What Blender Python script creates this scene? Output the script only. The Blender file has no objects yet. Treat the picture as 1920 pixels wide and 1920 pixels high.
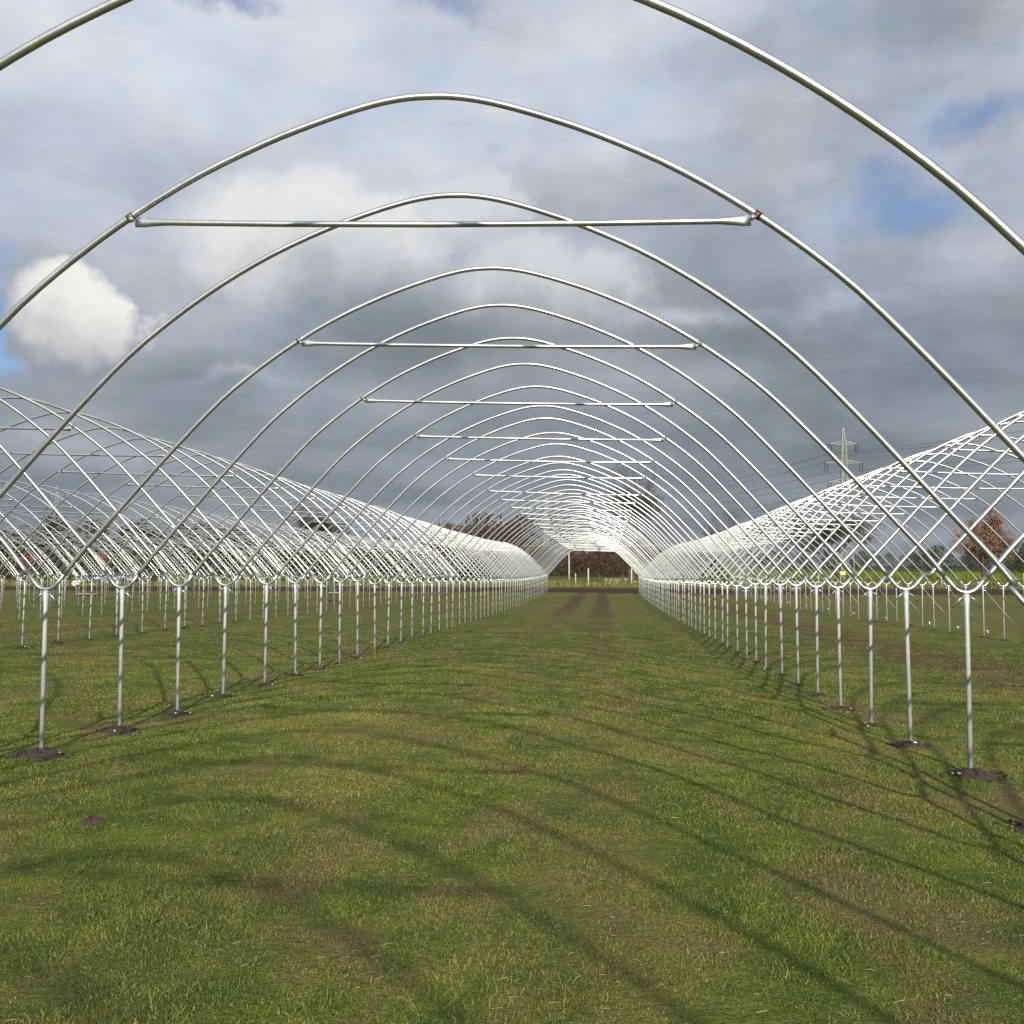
import bpy, bmesh, math, random
import numpy as np
from mathutils import Vector, Matrix
random.seed(7); rng = np.random.default_rng(11)
scn = bpy.context.scene
COL = scn.collection
R = math.radians
CZ = 1.68
# ------------------------------------------------------------------ camera
F = 1950.0; VPX = 1133.7; HOR = 1060.0
PITCH = math.atan((HOR-960)/F); YAW = math.atan((VPX-960)/F*math.cos(PITCH))
cam = bpy.data.cameras.new('camera'); cam.sensor_width = 36; cam.lens = F/1920*36
cam.clip_start = 0.05; cam.clip_end = 9000
co = bpy.data.objects.new('camera', cam); COL.objects.link(co)
co.location = (0, 0, CZ); co.rotation_euler = (R(90)+PITCH, 0, YAW)
scn.camera = co
def ray(u, v):
    a = (u-960)/F; b = -(v-960)/F
    d = math.cos(PITCH)-b*math.sin(PITCH); z = math.sin(PITCH)+b*math.cos(PITCH)
    fx, fy, rx, ry = -math.sin(YAW), math.cos(YAW), math.cos(YAW), math.sin(YAW)
    return Vector((a*rx+d*fx, a*ry+d*fy, z))
def at(u, v, depth):                       # point seen at photo pixel u,v at a camera depth
    d = ray(u, v); h = -d.x*math.sin(YAW)+d.y*math.cos(YAW)
    return d*(depth/h)+Vector((0, 0, CZ))
def azel(u, v):
    d = ray(u, v).normalized(); return math.atan2(d.x, d.y), math.asin(d.z)
def project(p):
    q = Vector(p)-Vector((0, 0, CZ))
    x = q.x*math.cos(YAW)+q.y*math.sin(YAW); d = -q.x*math.sin(YAW)+q.y*math.cos(YAW)
    dd = d*math.cos(PITCH)+q.z*math.sin(PITCH)
    if dd < .1: return None
    u = -d*math.sin(PITCH)+q.z*math.cos(PITCH)
    return 960+F*x/dd, 960-F*u/dd
# ------------------------------------------------------------------ terrain height
_Y = [-60, 0, 9, 15, 21, 35, 48, 60, 75, 92, 115, 4000]
_Z = [0.06, .01, -.03, -.12, -.23, -.38, -.57, -.71, -.76, -.68, -.64, -.64]
def smooth(a, b, x):
    t = np.clip((x-a)/(b-a), 0, 1); return t*t*(3-2*t)
def gz(x, y):
    x = np.asarray(x, float); y = np.asarray(y, float)
    z = np.interp(y, _Y, _Z) - .006*np.clip(x+1, -15, 15)*(1-smooth(90, 130, y))
    near = 1-smooth(60, 110, y)
    z = z + near*.012*(np.sin(x*2.1+y*.7+1)+np.sin(y*1.7-x*.9)+.7*np.sin(x*4.3+2*np.sin(y*2.2)))
    left = smooth(60, 220, -x-.18*y+30)
    z = z + left*(smooth(150, 620, y)*10+smooth(600, 1500, y)*38*(.7+.3*np.sin(x*.006+1)))
    z = z + smooth(90, 60, np.abs(x+40-.02*y)*.6)*smooth(170, 420, y)*1.2
    return z
def g1(x, y): return float(gz(x, y))
# ------------------------------------------------------------------ node helpers
def mat(name):
    m = bpy.data.materials.new(name); m.use_nodes = True
    nt = m.node_tree; nt.nodes.clear()
    return m, nt
class N:
    def __init__(s, nt): s.nt = nt
    def n(s, t, **k):
        o = s.nt.nodes.new(t)
        for a, b in k.items(): setattr(o, a, b)
        return o
    def l(s, a, b): s.nt.links.new(a, b)
    def set(s, sock, v):
        if isinstance(v, (int, float)): sock.default_value = v
        elif isinstance(v, (tuple, list)): sock.default_value = v if len(v) == len(sock.default_value) else (*v, 1)
        else: s.l(v, sock)
    def m(s, op, a, b=None, c=None, clamp=False):
        o = s.n('ShaderNodeMath', operation=op); o.use_clamp = clamp
        s.set(o.inputs[0], a)
        if b is not None: s.set(o.inputs[1], b)
        if c is not None: s.set(o.inputs[2], c)
        return o.outputs[0]
    def ss(s, x, a, b):                   # smoothstep a..b -> 0..1
        o = s.n('ShaderNodeMapRange', interpolation_type='SMOOTHSTEP')
        s.set(o.inputs[0], x); s.set(o.inputs[1], a); s.set(o.inputs[2], b)
        return o.outputs[0]
    def noise(s, vec, scale, detail=4, rough=.55, dist=0, w=None):
        o = s.n('ShaderNodeTexNoise'); o.inputs['Scale'].default_value = scale
        o.inputs['Detail'].default_value = detail; o.inputs['Roughness'].default_value = rough
        o.inputs['Distortion'].default_value = dist
        if vec is not None: s.l(vec, o.inputs['Vector'])
        return o.outputs[0]
    def mix(s, f, a, b, mode='MIX'):
        o = s.n('ShaderNodeMix', data_type='RGBA', blend_type=mode)
        s.set(o.inputs[0], f); s.set(o.inputs[6], a); s.set(o.inputs[7], b)
        return o.outputs[2]
    def comb(s, x, y, z):
        o = s.n('ShaderNodeCombineXYZ')
        for i, v in enumerate((x, y, z)): s.set(o.inputs[i], v)
        return o.outputs[0]
    def ramp(s, f, stops):
        o = s.n('ShaderNodeValToRGB'); e = o.color_ramp.elements
        while len(e) < len(stops): e.new(.5)
        for q, (p, c) in zip(e, stops): q.position = p; q.color = (*c, 1) if len(c) == 3 else c
        s.set(o.inputs[0], f); return o.outputs[0]
def simple(name, col, rough=.8, metal=0, var=.25, scale=8, bump=0):
    m, nt = mat(name); h = N(nt)
    tc = h.n('ShaderNodeTexCoord'); b = h.n('ShaderNodeBsdfPrincipled'); o = h.n('ShaderNodeOutputMaterial')
    f = h.noise(tc.outputs['Object'], scale, 5)
    f2 = h.ss(f, .3, .7)
    c = h.mix(f2, tuple(x*(1-var) for x in col), tuple(min(1, x*(1+var)) for x in col))
    h.l(c, b.inputs['Base Color']); b.inputs['Roughness'].default_value = rough; b.inputs['Metallic'].default_value = metal
    if bump:
        bp = h.n('ShaderNodeBump'); bp.inputs['Strength'].default_value = bump; h.l(f, bp.inputs['Height']); h.l(bp.outputs[0], b.inputs['Normal'])
    h.l(b.outputs[0], o.inputs[0]); return m
# galvanised steel
def galv(name, k=1.0, metal=.93, ro=.24):
    m, nt = mat(name); h = N(nt)
    tc = h.n('ShaderNodeTexCoord'); oi = h.n('ShaderNodeObjectInfo'); b = h.n('ShaderNodeBsdfPrincipled'); o = h.n('ShaderNodeOutputMaterial')
    v = h.n('ShaderNodeTexVoronoi'); v.inputs['Scale'].default_value = 60; h.l(tc.outputs['Object'], v.inputs['Vector'])
    f = h.noise(tc.outputs['Object'], 2.2, 5, .6)
    sp = h.noise(tc.outputs['Object'], 45, 3, .6)
    c = h.mix(h.ss(f, .35, .7), (.50*k, .52*k, .52*k), (.62*k, .635*k, .625*k))
    c = h.mix(h.m('MULTIPLY', h.ss(sp, .52, .75), .35), c, (.42*k, .42*k, .40*k))
    c = h.mix(h.m('MULTIPLY', oi.outputs['Random'], .25), c, (.44*k, .45*k, .45*k))
    h.l(c, b.inputs['Base Color']); b.inputs['Metallic'].default_value = metal
    r = h.m('ADD', ro, h.m('MULTIPLY', f, .16)); r = h.m('ADD', r, h.m('MULTIPLY', v.outputs['Color'], .05)); h.l(r, b.inputs['Roughness'])
    bp = h.n('ShaderNodeBump'); bp.inputs['Strength'].default_value = .02; bp.inputs['Distance'].default_value = .01; h.l(sp, bp.inputs['Height']); h.l(bp.outputs[0], b.inputs['Normal'])
    h.l(b.outputs[0], o.inputs[0]); return m
STEEL = galv('galvanised_steel', .80)
POST = galv('dull_galvanised_steel', .80, .42, .32)
BOLT = simple('bolt_steel', (.5, .5, .5), .25, .9)
CLAMP_G = simple('clamp_passivated_green', (.10, .11, .035), .4, .6)
CLAMP_D = simple('clamp_galvanised', (.20, .20, .18), .4, .7)
CLAMP_R = simple('clamp_passivated_brown', (.07, .035, .018), .4, .6)
SOIL = simple('dark_soil', (.026, .0165, .011), 1, 0, .45, 30, .8)
STONE = simple('pale_stone', (.42, .37, .30), .9, 0, .2, 20)
WOOD = simple('weathered_wood', (.36, .31, .22), .9, 0, .3, 12)
DARKWOOD = simple('dark_wood', (.055, .045, .035), .9, 0, .3, 12)
BARK = simple('bark', (.050, .040, .030), .95, 0, .35, 6)
ORANGE = simple('orange_plastic', (.50, .14, .05), .6)
YELLOW = simple('yellow_plastic', (.80, .68, .15), .5)
WIRE = simple('conductor_wire', (.045, .048, .055), .6, .3)
INSUL = simple('insulator_glass', (.022, .024, .026), .5)
PYL = simple('pylon_paint', (.36, .37, .32), .6, .3)
# turf colour group: colours of the grass and soil themselves, placed in metres on the field
def turf(h, pos):
    sx = h.n('ShaderNodeSeparateXYZ'); h.l(pos, sx.inputs[0]); X, Y = sx.outputs[0], sx.outputs[1]
    flat = h.comb(X, Y, 0.0)
    stretch = h.comb(X, h.m('MULTIPLY', Y, .55), 0.0)
    big = h.noise(stretch, .55, 5, .6); mid = h.noise(flat, 2.3, 5, .62, .4); fine = h.noise(flat, 11, 4, .65)
    med = h.noise(stretch, 1.05, 6, .68, .5)
    c = h.mix(h.ss(mid, .36, .66), (.055, .083, .015), (.102, .118, .025))
    c = h.mix(h.m('MULTIPLY', h.ss(big, .46, .68), .75), c, (.145, .140, .040))
    olive = h.m('MULTIPLY', h.ss(Y, 12.0, 60.0), .42)
    c = h.mix(olive, c, h.mix(h.ss(mid, .35, .65), (.084, .086, .029), (.114, .109, .038)))
    # worn brown patches
    wob = h.m('MULTIPLY', h.m('SUBTRACT', med, .5), 1.3)
    xw = h.m('ADD', X, wob)
    def band(x0, w, amt): return h.m('MULTIPLY', h.ss(h.m('ABSOLUTE', h.m('SUBTRACT', xw, x0)), w, w*.35), amt)
    far = h.ss(Y, 20.0, 70.0)
    worn = h.m('MULTIPLY', h.ss(med, .47, .63), .85)
    bl = band(-2.0, .62, h.m('ADD', .22, h.m('MULTIPLY', far, .78)))
    br = band(-.15, .62, h.m('ADD', .32, h.m('MULTIPLY', far, .68)))
    rr = h.m('MULTIPLY', h.ss(h.m('ABSOLUTE', h.m('SUBTRACT', xw, 6.9)), 1.5, .6), .55)
    r2 = h.m('MULTIPLY', h.ss(h.m('ABSOLUTE', h.m('SUBTRACT', xw, h.m('ADD', -17.0, h.m('MULTIPLY', Y, .035)))), 1.3, .5), .75)
    r2 = h.m('MULTIPLY', r2, h.ss(Y, 22.0, 30.0))
    worn = h.m('MAXIMUM', h.m('MAXIMUM', worn, h.m('MAXIMUM', bl, br)), h.m('MAXIMUM', rr, r2))
    worn = h.m('MULTIPLY', worn, .85, clamp=True)
    c = h.mix(worn, c, (.124, .098, .046))
    ruts = h.m('MAXIMUM', h.m('MULTIPLY', bl, h.m('MULTIPLY', h.ss(Y, 26.0, 62.0), .8)), h.m('MULTIPLY', br, h.m('MULTIPLY', h.ss(Y, 8.0, 58.0), .85)))
    c = h.mix(ruts, c, (.060, .043, .028))
    dirt = h.ss(h.m('ADD', med, h.m('MULTIPLY', h.m('SUBTRACT', fine, .5), .35)), .66, .74)
    dirt = h.m('MAXIMUM', dirt, h.m('MULTIPLY', h.m('MAXIMUM', h.m('MULTIPLY', rr, 1.3), r2), h.ss(fine, .40, .56)))
    c = h.mix(h.m('MULTIPLY', dirt, .8), c, (.066, .045, .028))
    dk = h.noise(stretch, 1.7, 5, .6, .6)
    c = h.mix(h.m('MULTIPLY', h.ss(dk, .54, .70), .65), c, h.mix(1.0, c, (.50, .66, .55), 'MULTIPLY'))
    straw = h.ss(fine, .60, .72)
    c = h.mix(h.m('MULTIPLY', straw, .35), c, (.21, .18, .080))
    return c, X, Y, fine, mid, med, dirt
def ground_mat():
    m, nt = mat('turf_and_fields'); h = N(nt)
    geo = h.n('ShaderNodeNewGeometry'); b = h.n('ShaderNodeBsdfPrincipled'); o = h.n('ShaderNodeOutputMaterial')
    c, X, Y, fine, mid, med, dirt = turf(h, geo.outputs['Position'])
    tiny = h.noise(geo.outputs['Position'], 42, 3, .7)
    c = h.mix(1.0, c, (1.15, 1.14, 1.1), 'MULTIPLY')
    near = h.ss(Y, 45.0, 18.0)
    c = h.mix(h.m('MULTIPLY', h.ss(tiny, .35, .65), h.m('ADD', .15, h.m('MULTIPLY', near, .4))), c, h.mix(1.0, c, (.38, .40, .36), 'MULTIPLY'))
    yy = h.m('ADD', Y, h.m('MULTIPLY', h.m('SUBTRACT', h.noise(geo.outputs['Position'], .22, 4), .5), 5.0))
    bandc = [(88, 92, (.050, .034, .024)), (105, 109, (.085, .092, .034)), (150, 158, (.085, .080, .034)), (172, 178, (.075, .098, .020)), (330, 345, (.060, .075, .030)), (520, 600, (.050, .062, .028)), (800, 900, (.045, .055, .03))]
    for a, e, q in bandc:
        c = h.mix(h.ss(yy, float(a), float(e)), c, tuple(q))
    big = h.noise(geo.outputs['Position'], .05, 4)
    c = h.mix(h.m('MULTIPLY', h.ss(big, .35, .65), .3), c, h.mix(1.0, c, (.6, .65, .6), 'MULTIPLY'))
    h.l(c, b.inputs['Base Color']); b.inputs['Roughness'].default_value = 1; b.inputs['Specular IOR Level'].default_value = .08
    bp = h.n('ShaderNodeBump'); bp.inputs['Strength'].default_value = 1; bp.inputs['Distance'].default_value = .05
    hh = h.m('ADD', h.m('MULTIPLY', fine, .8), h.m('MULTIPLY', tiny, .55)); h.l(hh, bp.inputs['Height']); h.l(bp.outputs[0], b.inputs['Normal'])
    h.l(b.outputs[0], o.inputs[0]); return m
def blade_mat():
    m, nt = mat('grass_blades'); h = N(nt)
    geo = h.n('ShaderNodeNewGeometry'); o = h.n('ShaderNodeOutputMaterial')
    at_ = h.n('ShaderNodeAttribute', attribute_name='rnd'); root = h.n('ShaderNodeAttribute', attribute_name='root')
    c, X, Y, fine, mid, med, dirt = turf(h, root.outputs['Vector'])
    r = at_.outputs['Fac']
    c = h.mix(1.0, c, (1.5, 1.5, 1.3), 'MULTIPLY')
    c = h.mix(h.ss(r, .0, .5), h.mix(1.0, c, (.52, .62, .48), 'MULTIPLY'), c)
    c = h.mix(h.m('MULTIPLY', h.ss(fine, .50, .68), .5), c, h.mix(1.0, c, (1.45, 1.38, 1.2), 'MULTIPLY'))
    c = h.mix(h.m('MULTIPLY', h.ss(r, .80, .97), .75), c, (.27, .23, .095))
    d = h.n('ShaderNodeBsdfPrincipled'); h.l(c, d.inputs['Base Color']); d.inputs['Roughness'].default_value = .55; d.inputs['Specular IOR Level'].default_value = .25
    t = h.n('ShaderNodeBsdfTranslucent'); h.l(c, t.inputs[0])
    mx = h.n('ShaderNodeMixShader'); mx.inputs[0].default_value = .25; h.l(d.outputs[0], mx.inputs[1]); h.l(t.outputs[0], mx.inputs[2])
    h.l(mx.outputs[0], o.inputs[0]); return m
# ------------------------------------------------------------------ mesh helpers
def tag(o, label=None, cat=None, group=None, kind=None):
    if label: o['label'] = label
    if cat: o['category'] = cat
    if group: o['group'] = group
    if kind: o['kind'] = kind
    return o
class MB:
    def __init__(s): s.v = []; s.f = []
    def ring(s, c, t, r, n, up=None, fl=1.0, ph=0):
        t = t.normalized(); u = up or (Vector((0, 1, 0)) if abs(t.y) < .9 else Vector((1, 0, 0)))
        a = t.cross(u).normalized(); b = a.cross(t).normalized()
        k = len(s.v)
        for i in range(n):
            q = 2*math.pi*i/n+ph; s.v.append(c+a*math.cos(q)*r*fl+b*math.sin(q)*r)
        return k
    def tube(s, pts, rad, n=8, caps=True, fl=None, up=None):
        pts = [Vector(p) for p in pts]; m = len(pts)
        if isinstance(rad, (int, float)): rad = [rad]*m
        ks = []
        for i, p in enumerate(pts):
            t = pts[min(i+1, m-1)]-pts[max(i-1, 0)]
            ks.append(s.ring(p, t, rad[i], n, up, fl[i] if fl else 1))
        for a, b in zip(ks, ks[1:]):
            for i in range(n):
                j = (i+1) % n; s.f.append((a+i, a+j, b+j, b+i))
        if caps: s.f.append(tuple(ks[0]+i for i in range(n))[::-1]); s.f.append(tuple(ks[-1]+i for i in range(n)))
        return s
    def box(s, c, d, rot=None):
        k = len(s.v); c = Vector(c)
        for x in (-1, 1):
            for y in (-1, 1):
                for z in (-1, 1):
                    q = Vector((x*d[0]/2, y*d[1]/2, z*d[2]/2))
                    if rot: q = rot @ q
                    s.v.append(c+q)
        for f in ((0, 1, 3, 2), (4, 6, 7, 5), (0, 4, 5, 1), (2, 3, 7, 6), (0, 2, 6, 4), (1, 5, 7, 3)): s.f.append(tuple(k+i for i in f))
        return s
    def build(s, name, m, parent=None, smooth=True):
        me = bpy.data.meshes.new(name); me.from_pydata([tuple(v) for v in s.v], [], s.f); me.update()
        if smooth: me.polygons.foreach_set('use_smooth', [True]*len(me.polygons))
        me.materials.append(m)
        o = bpy.data.objects.new(name, me); COL.objects.link(o)
        if parent: o.parent = parent
        return o
def empty(name, loc=(0, 0, 0), rz=0):
    o = bpy.data.objects.new(name, None); COL.objects.link(o); o.location = loc; o.rotation_euler = (0, 0, rz)
    o.empty_display_size = .1; return o
def copy_tree(o, parent=None):
    c = o.copy(); COL.objects.link(c); c.parent = parent
    for ch in [q for q in KIDS.get(o.name, [])]: copy_tree(ch, c)
    return c
KIDS = {}
def reg(o):
    KIDS[o.name] = [c for c in bpy.data.objects if c.parent == o]
    for c in KIDS[o.name]: reg(c)
ORD = ['first', 'second', 'third', 'fourth', 'fifth', 'sixth', 'seventh', 'eighth', 'ninth', 'tenth', 'eleventh', 'twelfth', 'thirteenth', 'fourteenth', 'fifteenth', 'sixteenth', 'seventeenth', 'eighteenth', 'nineteenth']
TEN = ['twenty', 'thirty', 'forty', 'fifty', 'sixty', 'seventy']; TENTH = ['twentieth', 'thirtieth', 'fortieth', 'fiftieth', 'sixtieth', 'seventieth']
def ordw(n):
    if n < 20: return ORD[n-1]
    t, u = divmod(n, 10); return TENTH[t-2] if u == 0 else TEN[t-2]+'-'+ORD[u-1]
# ------------------------------------------------------------------ ground sheet
def axis(parts):
    out = []
    for a, b, s in parts: out += list(np.arange(a, b, s))
    return np.array(out+[parts[-1][1]])
gx = axis([(-3500, -700, 350), (-700, -200, 50), (-200, -60, 10), (-60, -12, 2), (-12, 9, .25), (9, 60, 2), (60, 200, 10), (200, 700, 50), (700, 3500, 350)])
gy = axis([(-300, -60, 40), (-60, 0, 4), (0, 30, .25), (30, 120, 2), (120, 400, 10), (400, 1600, 60), (1600, 5200, 400)])
GX, GY = np.meshgrid(gx, gy); GZ = gz(GX, GY)
V = np.stack([GX, GY, GZ], -1).reshape(-1, 3); nx, ny = len(gx), len(gy)
I = np.arange(nx*ny).reshape(ny, nx)
Fc = np.stack([I[:-1, :-1], I[:-1, 1:], I[1:, 1:], I[1:, :-1]], -1).reshape(-1, 4)
def np_mesh(name, V, Fc, m, smooth=True):
    me = bpy.data.meshes.new(name); n = Fc.shape[1]
    me.vertices.add(len(V)); me.vertices.foreach_set('co', np.asarray(V, np.float32).ravel())
    me.loops.add(Fc.size); me.loops.foreach_set('vertex_index', Fc.astype(np.int32).ravel())
    me.polygons.add(len(Fc)); me.polygons.foreach_set('loop_start', np.arange(0, Fc.size, n, dtype=np.int32))
    me.update(calc_edges=True)
    if smooth: me.polygons.foreach_set('use_smooth', np.ones(len(Fc), bool))
    me.materials.append(m); o = bpy.data.objects.new(name, me); COL.objects.link(o); return o
ground = np_mesh('ground', V, Fc, ground_mat())
tag(ground, 'mown green field with worn brown patches and wheel tracks', 'ground', kind='structure')
# ------------------------------------------------------------------ grass blades
def blades(n, xr, yr, keep, L, W, seed):
    r = np.random.default_rng(seed)
    x = r.uniform(*xr, n); y = r.uniform(*yr, n)
    k = keep(x, y, r); x = x[k]; y = y[k]; n = len(x); z = gz(x, y)-.004
    # clumping of heights
    cl = .75+.35*np.sin(x*3.1+1.3*np.sin(y*2.3))*np.sin(y*2.7+x)+.25*np.sin(x*9+y*7)*np.sin(y*11-x*5)
    l = L*r.uniform(.45, 1.25, n)*np.clip(cl, .30, 1.5)*(.7+.5*(np.sin(x*17+3*np.sin(y*9))*np.sin(y*19+2*np.sin(x*8))+1)/1.6); w = W*r.uniform(.6, 1.3, n)
    tall = r.random(n) < .006; l = np.where(tall, l*2.0, l)
    a = r.uniform(0, 2*np.pi, n); lean = r.uniform(.35, 1.65, n)
    dx, dy = np.cos(a), np.sin(a); b = r.uniform(0, 2*np.pi, n); wx, wy = np.cos(b), np.sin(b)
    P = np.stack([x, y, z], 1)
    side = np.stack([wx*w/2, wy*w/2, 0*w], 1)
    m1 = P+np.stack([dx*l*lean*.25, dy*l*lean*.25, l*(.56-.14*lean)], 1)
    tip = P+np.stack([dx*l*lean*.85, dy*l*lean*.85, l*(1-.42*lean)], 1)
    V = np.stack([P-side, P+side, m1+side*.8, m1-side*.8, tip], 1).reshape(-1, 3)
    base = np.arange(n)[:, None]*5
    T = np.concatenate([base+[[0, 1, 2]], base+[[0, 2, 3]], base+[[3, 2, 4]]], 0)
    rnd = np.repeat(r.random(n), 5); root = np.repeat(P, 5, 0)
    return V, T, rnd, root
def inview(x, y, r, m=1.0):
    d = -x*math.sin(YAW)+y*math.cos(YAW); l = x*math.cos(YAW)+y*math.sin(YAW)
    return np.abs(l) < d*.50+m
BL = []
BL.append(blades(330000, (-4.6, 4.6), (2.9, 7.0), lambda x, y, r: inview(x, y, r), .033, .0038, 1))
BL.append(blades(420000, (-8, 7), (7.0, 12.0), lambda x, y, r: inview(x, y, r), .033, .0058, 2))
BL.append(blades(420000, (-13.5, 12), (12.0, 20.0), lambda x, y, r: inview(x, y, r) & (r.random(len(x)) < 1-.35*(y-12)/8), .034, .0095, 3))
BL.append(blades(420000, (-25, 22), (20.0, 46.0), lambda x, y, r: inview(x, y, r) & (r.random(len(x)) < (1-(y-20)/26)**1.3), .034, .017, 4))
off = 0; VV = []; TT = []; RR = []; RO = []
for v, t, r_, ro in BL: VV.append(v); TT.append(t+off); RR.append(r_); RO.append(ro); off += len(v)
VV = np.concatenate(VV); TT = np.concatenate(TT); RR = np.concatenate(RR); RO = np.concatenate(RO)
grass = np_mesh('grass', VV, TT, blade_mat(), False)
a_ = grass.data.attributes.new('rnd', 'FLOAT', 'POINT'); a_.data.foreach_set('value', RR.astype(np.float32))
a_ = grass.data.attributes.new('root', 'FLOAT_VECTOR', 'POINT'); a_.data.foreach_set('vector', RO.astype(np.float32).ravel())
tag(grass, 'short mixed green and straw coloured grass of the field', 'grass', kind='stuff')
# ------------------------------------------------------------------ hoops
PROF = [(0, 2.845), (.12, 2.841), (.27, 2.82), (.45, 2.776), (.68, 2.704), (.95, 2.605), (1.33, 2.435), (1.70, 2.225), (2.05, 1.985), (2.40, 1.70), (2.79, 1.305), (3.16, .90), (3.43, .60), (3.66, .345), (3.82, .141)]
def catmull(P, sub=3):
    out = []
    for i in range(len(P)-1):
        p0 = P[max(i-1, 0)]; p1 = P[i]; p2 = P[i+1]; p3 = P[min(i+2, len(P)-1)]
        for k in range(sub):
            t = k/sub
            out.append(tuple(.5*((2*b)+(c-a)*t+(2*a-5*b+4*c-d)*t*t+(-a+3*b-3*c+d)*t**3) for a, b, c, d in zip(p0, p1, p2, p3)))
    out.append(P[-1]); return out
full = [(-x, z) for x, z in reversed(PROF)]+PROF[1:]
CURVE = catmull(full, 3)
SPAN = 7.98
def hoop_pts(xl, xr, zl, zr, y, apex_dx=0, apex_dz=0, bow=0):
    cx = (xl+xr)/2; k = (xr-xl)/SPAN; out = []
    for x, z in CURVE:
        t = (x/3.99+1)/2; w = (z/2.845)**1.5
        out.append(Vector((cx+x*k+apex_dx*w, y+bow*math.sin(math.pi*t), zl+(zr-zl)*t+z+apex_dz*w)))
    return out
TIE_T, TIE_H = 1.72, 2.20
def add_tie(parent, pts, y, n=8, detail=True, seed=0):
    # tie bar joins the two flanks of the hoop at TIE_H
    base = (pts[0].z+pts[-1].z)/2-.165; hz = base+TIE_H
    def cross(seq, hz):
        for i in seq:
            p, q = pts[i], pts[i+1]
            if (p.z-hz)*(q.z-hz) <= 0: t = (hz-p.z)/(q.z-p.z) if q.z != p.z else 0; return p.lerp(q, t), (q-p).normalized()
    L, dL = cross(range(0, len(pts)//2), hz+.05); Rr, dR = cross(range(len(pts)//2, len(pts)-1), hz-.045)
    a = Vector((L.x+.038, y-.032, L.z-.034)); b = Vector((Rr.x-.038, y-.032, Rr.z-.034))
    sag = .008+.012*random.random()
    P = []; rad = []; fl = []
    for t, r, f in ((0, .030, .35), (.012, .031, .4), (.03, .024, .75), (.05, .0175, 1), (.25, .0172, 1), (.5, .0172, 1), (.75, .0172, 1), (.95, .0175, 1), (.97, .024, .75), (.988, .031, .4), (1, .030, .35)):
        p = a.lerp(b, t); p.z -= sag*4*t*(1-t); P.append(p); rad.append(r); fl.append(f)
    m = MB(); m.tube(P, rad, n, fl=fl, up=Vector((0, 0, 1)))
    bar = m.build('tie_bar', STEEL, parent)
    if detail:
        for q, d, cm, sgn in ((L, dL, CLAMP_G if seed else CLAMP_D, 1), (Rr, dR, CLAMP_R if seed else CLAMP_D, -1)):
            c = MB(); c.tube([q-d*.021, q+d*.021], .0240, 12)
            cl = c.build('clamp', cm, parent)
            nb = Vector((sgn*.036, -.052, -.036))
            c = MB(); c.tube([q+Vector((sgn*.01, -.02, -.01)), q+nb], .012, 8)
            c.tube([q+nb+Vector((0, -.012, 0)), q+nb+Vector((0, -.03, 0))], .016, 6); c.build('bolt', BOLT, cl)
    return bar
NEAR = [(8.96, -5.00, -1.69, -.22, 2.99, -1.74, -.23, -1.01, 2.61), (10.49, -5.02, -1.71, -.24, 2.93, -1.76, -.24, -1.07, 2.66), (11.95, -5.02, -1.72, -.25, 2.95, -1.78, -.27, -1.08, 2.64),
        (13.47, -5.02, -1.75, -.27, 2.93, -1.78, -.29, -1.05, 2.63), (15.07, -4.99, -1.76, -.28, 2.98, -1.84, -.31, -1.00, 2.61), (16.57, -5.01, -1.79, -.29, 2.97, -1.88, -.32, -.99, 2.56),
        (18.05, -4.99, -1.82, -.31, 2.97, -1.89, -.34, -1.03, 2.57), (19.55, -5.04, -1.86, -.32, 2.95, -1.92, -.36, -.98, 2.50), (20.99, -5.04, -1.89, -.33, 2.97, -1.94, -.38, -.96, 2.46)]
HP = 1.49
def make_hoop(y, *a_, **k_): return _mh(y, *a_, **k_)
def _mh(y, xl, xr, zl, zr, adx, adz, tie, n=10, detail=True):
    loc = Vector(((xl+xr)/2, y, g1((xl+xr)/2, y)))
    pts = hoop_pts(xl-loc.x, xr-loc.x, zl-loc.z, zr-loc.z, 0, adx, adz, random.uniform(-.03, .03))
    m = MB(); m.tube(pts, .0205, n)
    if tie:
        e = empty('tunnel_hoop', loc); m.build('arch_tube', STEEL, e); add_tie(e, pts, 0, n, detail, 1 if 3 < y < 8 else 0); return e
    o = m.build('tunnel_hoop', STEEL); o.location = loc; return o
def hoop_visible(y, xl, xr):
    for x, z in CURVE[::4]:
        p = project(((xl+xr)/2+x, y, g1(xl, y)+HP+z))
        if p and 0 <= p[0] <= 1920 and 0 <= p[1] <= 1920: return True
    return False
YEND = 92
TUN = [('middle tunnel', -5.02, 2.96), ('right tunnel', 2.96, 10.98), ('nearest left tunnel', -13.02, -5.02), ('second left tunnel', -21.05, -13.02),
       ('third left tunnel', -29.05, -21.05), ('fourth left tunnel', -37.1, -29.05), ('fifth left tunnel', -45.1, -37.1)]
# stations along the rows
ys_mid = [-10.2, -8.7, -7.2, -5.6, -4.1, -2.5, -.9, .9, 2.6, 4.12, 5.78, 7.27]+[q[0] for q in NEAR]
y = 22.5
while y < YEND: ys_mid.append(y+random.uniform(-.08, .08)); y += 1.5
stations = {}
for ti, (nm, xl, xr) in enumerate(TUN):
    if ti == 0: stations[ti] = ys_mid
    else: stations[ti] = [q+random.uniform(-.06, .06) for q in ys_mid if (q > -7 if ti == 1 else q > -7 if ti == 2 else q > 12)]
def rowtop(x, y): return g1(x, y)+HP
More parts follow.
